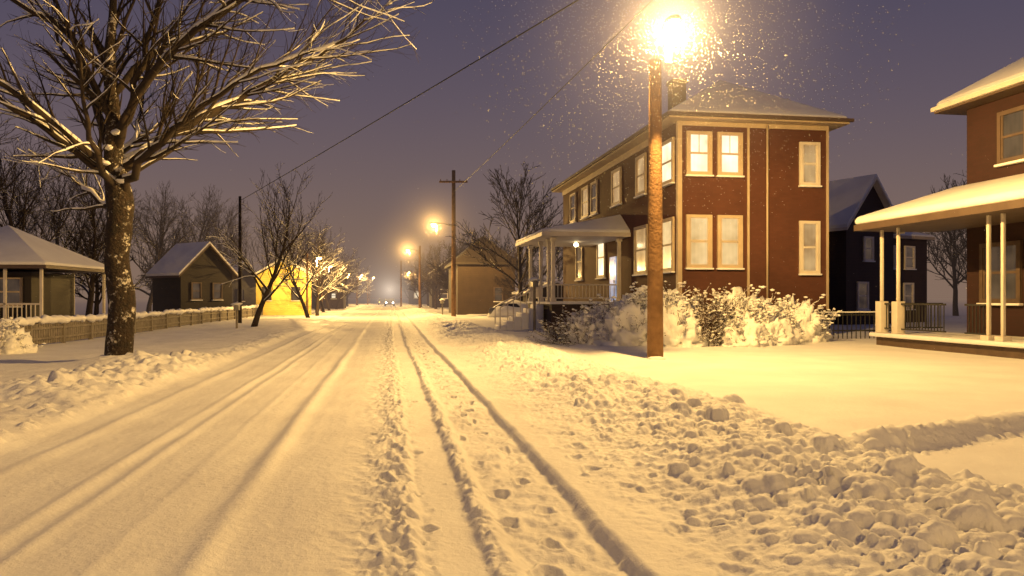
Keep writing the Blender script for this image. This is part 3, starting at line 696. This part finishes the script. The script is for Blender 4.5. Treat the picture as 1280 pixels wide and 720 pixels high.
# ------------------------------------------------------------------ lamps, poles and wires
def add_light(parent, loc, power, radius=.05, col=(1, .59, .165), ex=-.9):
    ld = bpy.data.lights.new("lamp_light", 'POINT'); ld.energy = power; ld.shadow_soft_size = radius; ld.color = col
    ld.use_nodes = True; nt = ld.node_tree; em = nt.nodes["Emission"]
    tc = N(nt, "ShaderNodeTexCoord"); s = N(nt, "ShaderNodeSeparateXYZ"); nt.links.new(tc.outputs["Normal"], s.inputs[0])
    az = math_(nt, 'ABSOLUTE', s.outputs[2]); z = math_(nt, 'MAXIMUM', az, .3)
    k = math_(nt, 'POWER', z, ex)
    dn = math_(nt, 'MULTIPLY', math_(nt, 'ADD', math_(nt, 'MULTIPLY', s.outputs[2], -1.0), .10), 5.0, True)   # shielded above the lamp
    dn = math_(nt, 'ADD', math_(nt, 'MULTIPLY', dn, .78), .22)
    nt.links.new(math_(nt, 'MULTIPLY', k, dn), em.inputs["Strength"])
    o = bpy.data.objects.new("lamp_light", ld); COL.objects.link(o); o.parent = parent; o.location = loc; return o
def lamp_head(mbh, mbl, tip, d):
    a = Vector((d[0], d[1], 0)); n_ = Vector((-d[1], d[0], 0)); T = Vector(tip)
    st_ = [(-.15, .05, .05), (.1, .12, .08), (.35, .17, .10), (.6, .14, .07), (.72, .05, .03)]
    vs = []
    for s, w_, h_ in st_:
        for k in range(10):
            t = k / 10 * 2 * math.pi; vs.append(T + a*s + n_*(w_*math.cos(t)) + Vector((0, 0, h_*math.sin(t))))
    fs = [(i*10+j, i*10+(j+1) % 10, (i+1)*10+(j+1) % 10, (i+1)*10+j) for i in range(4) for j in range(10)] + [tuple(range(9, -1, -1)), tuple(40+j for j in range(10))]
    mbh.add(vs, fs)
    C = T + a*.38 + Vector((0, 0, -.09)); mbl.add((IV * np.array([.16, .16, .13]) + np.array(C)).tolist(), IF)
    return C
def street_lamp(loc, h, r, tip, armz, lens, power, label, cross=False, ang=0):
    e = thing("street_lamp", label, "street lamp", loc, ang, "street lamps along the snowy street")
    m = MB(); m.tube([(0,0,-.3),(0,0,h*.3),(0,0,h*.65),(0,0,h)], [r, r*.93, r*.84, r*.74], 16); m.obj("pole", POLEW, e, True)
    l = math.hypot(tip[0], tip[1]); d = (tip[0]/l, tip[1]/l); zb = min(armz - .35, h - .1)
    m = MB(); m.tube([(0,0,zb),(tip[0]*.12,tip[1]*.12,(zb+armz)/2),(tip[0]*.4,tip[1]*.4,armz-.04),(tip[0]*.75,tip[1]*.75,armz+.05),(tip[0],tip[1],armz+.04)], [.035]*5, 8)
    m.obj("arm", METAL, e, True)
    hb = MB(); lb_ = MB(); C = lamp_head(hb, lb_, (tip[0], tip[1], armz+.03), d)
    hd_ = hb.obj("lamp_head", METAL, e, True); lb_.obj("lens", lens, hd_, True)
    # added plate that blocks lamp light from the pole top
    a = Vector((d[0], d[1], 0)); q = C - a*.24; sh = MB()
    sh.obox((q.x, q.y), (-d[1], d[0]), (d[0], d[1]), -.075, .075, -.006, .006, C.z - .74, C.z + .02); sh.obj("light_block_plate", METAL, hd_)
    if cross:
        m = MB(); m.box(-1.1, -.07-r, h-1.0, 1.1, -r, h-.85)
        for x in (-1.0, -.5, .5, 1.0): m.tube([(x, -r-.035, h-.86), (x, -r-.035, h-.71)], [.04, .03], 6)
        m.obj("crossarm", POLEW, e)
    add_light(e, (C.x, C.y, C.z - .24), power)
    return e, C
NPx, NPy = (819-640)/F*18.0, 18.0
NPZ = gz(NPx, NPy)
nl, C0 = street_lamp((NPx, NPy, NPZ), 7.15 - NPZ, .195, (.10, -.80), 7.62 - NPZ, LENS, 5000, "tall wooden lamp pole with bright sodium light in the snow")
c = MB(); clump(c, (0, 0, -.02), .36, .25); c.obj("snow_drift", SNOWB, nl, True)
fl, C1 = street_lamp((-4.56, 60, gz(-4.56, 60)), 11.4, .19, (-1.15, -.25), 7.2, LENSF, 4000, "distant wooden pole with crossarm and glowing orange lamp", True)
f2, C2 = street_lamp((-11.4, 95, gz(-11.4, 95)), 7.8, .16, (-1.1, -.3), 7.3, LENSF, 5000, "far street lamp glowing orange on a slim pole")
f3, C3 = street_lamp((-19.5, 135, .1), 8, .14, (1.1, -.3), 6.0, LENSF, 4000, "far street lamp glowing orange on a slim pole")
f4, C4 = street_lamp((-31.0, 165, .1), 8, .14, (-1.1, -.3), 5.6, LENSF, 4000, "far street lamp glowing orange on a slim pole")
for px, Yd, h, pw in ((384, 62, 5.0, 2600), (402, 84, 5.2, 2600), (428, 118, 5.4, 3000), (446, 150, 6.2, 3000), (462, 190, 6.8, 3500)):
    street_lamp(((px-640)/F*Yd, Yd, .15), h, .1, (.7, -.2), h-.3, LENSF, pw, "far street lamp glowing orange among the trees")
b0, Cb = street_lamp((8.4, -9.0, .1), 9.4, .2, (-1.1, -.2), 7.4, LENS, 2300, "unseen wooden pole with a sodium lamp added to light the foreground")  # unseen lamp added behind the camera to light the foreground
b2_, Cb2 = street_lamp((-12.5, -3.0, .1), 9.0, .2, (1.1, .2), 7.4, LENS, 300, "unseen wooden pole with a sodium lamp added to light the foreground")  # weak unseen fill lamp added behind the camera on the left

px_, py_ = (300-640)/F*46, 46
up_ = thing("utility_pole", "plain dark utility pole carrying an overhead wire among trees", "utility pole", (px_, py_, gz(px_, py_)), 0, "plain utility poles")
m = MB(); m.tube([(0,0,-.3),(0,0,4),(0,0,7.6)], [.11, .1, .08], 10); m.obj("pole", DBARK, up_, True)
copy_thing(up_, (16, -6, .1), scale=1.25)
def wire(a, b, sag, label, r=.017):
    e = thing("overhead_wire", label, "wire", a); m = MB(); a = Vector(a); b = Vector(b)
    pts = [tuple((b-a) * t + Vector((0, 0, -sag * 4 * t * (1-t)))) for t in [i/40 for i in range(41)]]
    m.tube(pts, [r]*41, 5); m.obj("cable", BLACK, e, True)
wire((16, -6, 9.3), (px_, py_, 7.4), .12, "black overhead wire crossing the snowy street", .018)
wire((8.4, -9, 8.05), (-4.56, 60, 9.85), .15, "black overhead wire running along the street between poles", .015)

# ------------------------------------------------------------------ small things
def car(label, x, y, ang, paint, lights=None, snow=True, group="cars parked along the kerb", scale=1):
    e = thing("parked_car", label, "car", (x, y, gz(x, y) - .02), ang, group); e.scale = (scale,)*3
    prof = [(-2.2,.35),(-2.25,.7),(-2.1,.95),(-1.1,1.02),(-.6,1.42),(.9,1.45),(1.5,1.05),(2.15,.98),(2.25,.6),(2.2,.32)]
    def loft(mb, pr, ws):
        vs = []; n = len(pr)
        for w_ in ws:
            for (yy, zz) in pr: vs.append((w_*(1 - .12*max(0, zz-.95)/.5), yy, zz))
        fs = [(i*n+j, (i+1)*n+j, (i+1)*n+(j+1) % n, i*n+(j+1) % n) for i in range(len(ws)-1) for j in range(n)] + [tuple(range(n)), tuple((len(ws)-1)*n+j for j in range(n-1, -1, -1))]
        mb.add(vs, fs)
    m = MB(); loft(m, prof, [-.85, -.4, .4, .85]); m.obj("body", paint, e, bevel=.05)
    m = MB(); loft(m, [(-.98,1.03),(-.56,1.38),(.86,1.41),(1.36,1.05)], [-.868, .868]); m.obj("side_window", CARG, e)
    for wx in (-.8, .8):
        for wy in (-1.4, 1.4):
            m = MB(); m.tube([(wx-.1, wy, .32), (wx+.1, wy, .32)], [.32, .32], 16); t = m.obj("wheel", RUB, e, True)
            m = MB(); m.tube([(wx-.11, wy, .32), (wx+.11, wy, .32)], [.18, .18], 12); m.obj("rim", METAL, t)
    for wx in (-.6, .6):
        m = MB(); m.add((IV * np.array([.14, .05, .08]) + np.array([wx, -2.23, .68])).tolist(), IF); m.obj("headlight", lights or METAL, e, True)
    if snow:
        m = MB()
        v_ = IV * np.array([1.25, 2.75, 1.0]); v_[:, 2] = np.where(v_[:, 2] > 0, v_[:, 2] * 1.75, v_[:, 2] * .2); k_ = 1 + .06*np.sin(IV @ np.array([3., 5, 2]))
        m.add((v_ * k_[:, None] + np.array([0, 0, .05])).tolist(), IF); m.obj("snow_cover", SNOWS, e, True)
    return e
def PX(px, Yd): return (px - 640) / F * Yd
car("parked car completely buried under a mound of snow", PX(640, 56), 56, math.radians(80), CARP, scale=.72)
car("distant car with bright headlights coming along the snowy street", PX(487, 140), 140, ANG, CARP, HEADL, False, "cars driving on the street")
car("car with headlights on far down the street", PX(478, 165), 165, ANG, CARP, AMB, False, "cars driving on the street")
def mailbox(px, Yd, label, h=1.0):
    x = PX(px, Yd); e = thing("mailbox", label, "mailbox", (x, Yd, gz(x, Yd)), .2)
    m = MB(); m.box(-.05, -.05, -.2, .05, .05, h-.003); m.obj("post", FENCEM, e)
    m = MB(); n = 8; pr = [(-.12, 0), (.12, 0)] + [(.12*math.cos(t), .16+.12*math.sin(t)) for t in [math.pi*k/n for k in range(n+1)]]
    vs = [(p, -.25, h+q) for p, q in pr] + [(p, .25, h+q) for p, q in pr]; k = len(pr)
    m.add(vs, [tuple(range(k)), tuple(range(2*k-1, k-1, -1))] + [(i, k+i, k+(i+1) % k, (i+1) % k) for i in range(k)]); m.obj("box", METAL, e)
    m = MB(); clump(m, (0, 0, h+.3), .2, .45); m.obj("snow_cap", SNOWB, e, True)
mailbox(296, 38, "grey mailbox on a post topped with snow by the fence", .9)
mailbox(553, 62, "grey mailbox on a post topped with snow near the pole", .9)
mailbox(668, 33.5, "slim mailbox post with snow beside the porch steps", 1.9)
mailbox(1012, 25.5, "small mailbox capped with snow beside the bushes", .6)
gf = thing("garden_fence", "low dark garden fence with snow between the houses", "fence", (9.8, 26.4, gz(10, 27)), ANG)
m = MB()
for k in range(22): m.box(.17*k, 0, -.1, .17*k+.025, .025, .9)
m.box(0, .022, .25, 3.6, .05, .3); m.box(0, .022, .8, 3.6, .05, .85); m.obj("pickets", BLACK, gf)
m = MB(); m.tube([(i*.24, .02, .91 + random.uniform(-.01, .02)) for i in range(16)], [.028]*16, 6); m.obj("snow_cover", SNOWB, gf, True)

# ------------------------------------------------------------------ falling snow and self-emitting haze
fk = MB(); LC = np.array([NPx + C0.x, NPy + C0.y, NPZ + C0.z])
def flake(p, r):
    a = rng.normal(size=3); a /= np.linalg.norm(a); b = np.cross(a, rng.normal(size=3)); b /= np.linalg.norm(b); c_ = np.cross(a, b)
    fk.add([p + a*r, p + b*r, p - a*r, p - b*r, p + c_*r, p - c_*r], [(0,1,4),(1,2,4),(2,3,4),(3,0,4),(1,0,5),(2,1,5),(3,2,5),(0,3,5)])
for k in range(11000):
    d = rng.normal(size=3); d /= np.linalg.norm(d); R = .25 + 4.6 * rng.random() ** 1.15
    flake(LC + d * R, rng.uniform(.0030, .0062))
for k in range(2400):
    y = rng.uniform(6, 40); flake(np.array([rng.uniform(-.65, .65)*y, y, rng.uniform(.3, 11)]), rng.uniform(.002, .0035))
for C_, base in ((C1, fl.location), (C2, f2.location)):
    for k in range(400):
        d = rng.normal(size=3); d /= np.linalg.norm(d); flake(np.array(C_) + np.array(base) + d * 2.8 * rng.random(), rng.uniform(.005, .009))
FM = m_plain("snowflake", (.9, .9, .9), (.85, .85, .85), 1, .5, 0)
o = fk.obj("falling_snow", FM); o["kind"] = "stuff"; o["label"] = "fine snowflakes drifting through the lamplight"

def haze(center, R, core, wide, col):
    m = bpy.data.materials.new("emissive_glow_haze"); m.use_nodes = True; nt = m.node_tree; nt.nodes.clear()
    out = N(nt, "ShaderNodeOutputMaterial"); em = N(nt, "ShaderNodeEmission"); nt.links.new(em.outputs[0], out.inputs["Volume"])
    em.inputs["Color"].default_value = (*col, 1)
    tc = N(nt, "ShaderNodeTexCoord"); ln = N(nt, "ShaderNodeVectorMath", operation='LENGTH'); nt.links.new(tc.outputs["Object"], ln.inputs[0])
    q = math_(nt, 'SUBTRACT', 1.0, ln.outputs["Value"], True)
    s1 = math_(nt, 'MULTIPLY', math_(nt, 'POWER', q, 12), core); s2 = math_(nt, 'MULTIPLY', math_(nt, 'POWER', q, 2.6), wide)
    nt.links.new(math_(nt, 'ADD', s1, s2), em.inputs["Strength"])  # glow is emitted by the volume itself, standing in for scattered lamplight
    v, f = ico(3); b = MB(); b.add(v.tolist(), f); o = b.obj("emissive_snow_haze", m); o.location = center; o.scale = (R,)*3
    o["kind"] = "stuff"; o["label"] = "self-emitting volume standing in for light scattered by falling snow"
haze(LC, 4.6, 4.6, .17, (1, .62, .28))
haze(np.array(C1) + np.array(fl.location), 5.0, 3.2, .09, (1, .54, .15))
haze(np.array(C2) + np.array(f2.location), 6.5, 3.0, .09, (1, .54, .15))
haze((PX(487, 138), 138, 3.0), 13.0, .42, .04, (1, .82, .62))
m = bpy.data.materials.new("distant_emissive_haze"); m.use_nodes = True; nt = m.node_tree; nt.nodes.clear()
out = N(nt, "ShaderNodeOutputMaterial"); ab = N(nt, "ShaderNodeVolumeAbsorption"); em = N(nt, "ShaderNodeEmission"); ad = N(nt, "ShaderNodeAddShader")
D = .0068; ab.inputs["Color"].default_value = (0, 0, 0, 1); ab.inputs["Density"].default_value = D
em.inputs["Color"].default_value = (.225, .147, .108, 1); em.inputs["Strength"].default_value = D  # warm haze brightness is put in as emission, no light is scattered
nt.links.new(ab.outputs[0], ad.inputs[0]); nt.links.new(em.outputs[0], ad.inputs[1]); nt.links.new(ad.outputs[0], out.inputs["Volume"])
b = MB(); b.box(-500, 50, -2, 500, 1200, 26); o = b.obj("emissive_snow_haze", m); o["kind"] = "stuff"; o["label"] = "thin self-emitting volume standing in for lit falling snow over the far street"

# ------------------------------------------------------------------ world
wd = bpy.data.worlds.new("World"); sc.world = wd; wd.use_nodes = True; nt = wd.node_tree
bg = nt.nodes["Background"]; tc = N(nt, "ShaderNodeTexCoord"); s = N(nt, "ShaderNodeSeparateXYZ"); nt.links.new(tc.outputs["Generated"], s.inputs[0])
cl = noise(nt, tc.outputs["Generated"], 2.2, 4, .55)
f = math_(nt, 'ADD', s.outputs[2], math_(nt, 'MULTIPLY', math_(nt, 'SUBTRACT', cl, .5), .14))
c = ramp(nt, f, [(0.0, (.135, .105, .125)), (.10, (.104, .088, .128)), (.24, (.080, .071, .120)), (.5, (.056, .051, .092)), (1, (.038, .036, .068))])
nt.links.new(c, bg.inputs["Color"]); bg.inputs["Strength"].default_value = 1.0

# ------------------------------------------------------------------ camera
cd = bpy.data.cameras.new("camera"); cam = bpy.data.objects.new("camera", cd); COL.objects.link(cam)
cam.location = (0, 0, CH); cam.rotation_euler = (math.radians(90), 0, 0)
cd.sensor_width = 36; cd.lens = 27; cd.shift_y = 12/1280; cd.clip_end = 5000; sc.camera = cam
sc.view_settings.view_transform = 'Standard'; sc.view_settings.look = 'None'; sc.view_settings.exposure = 0
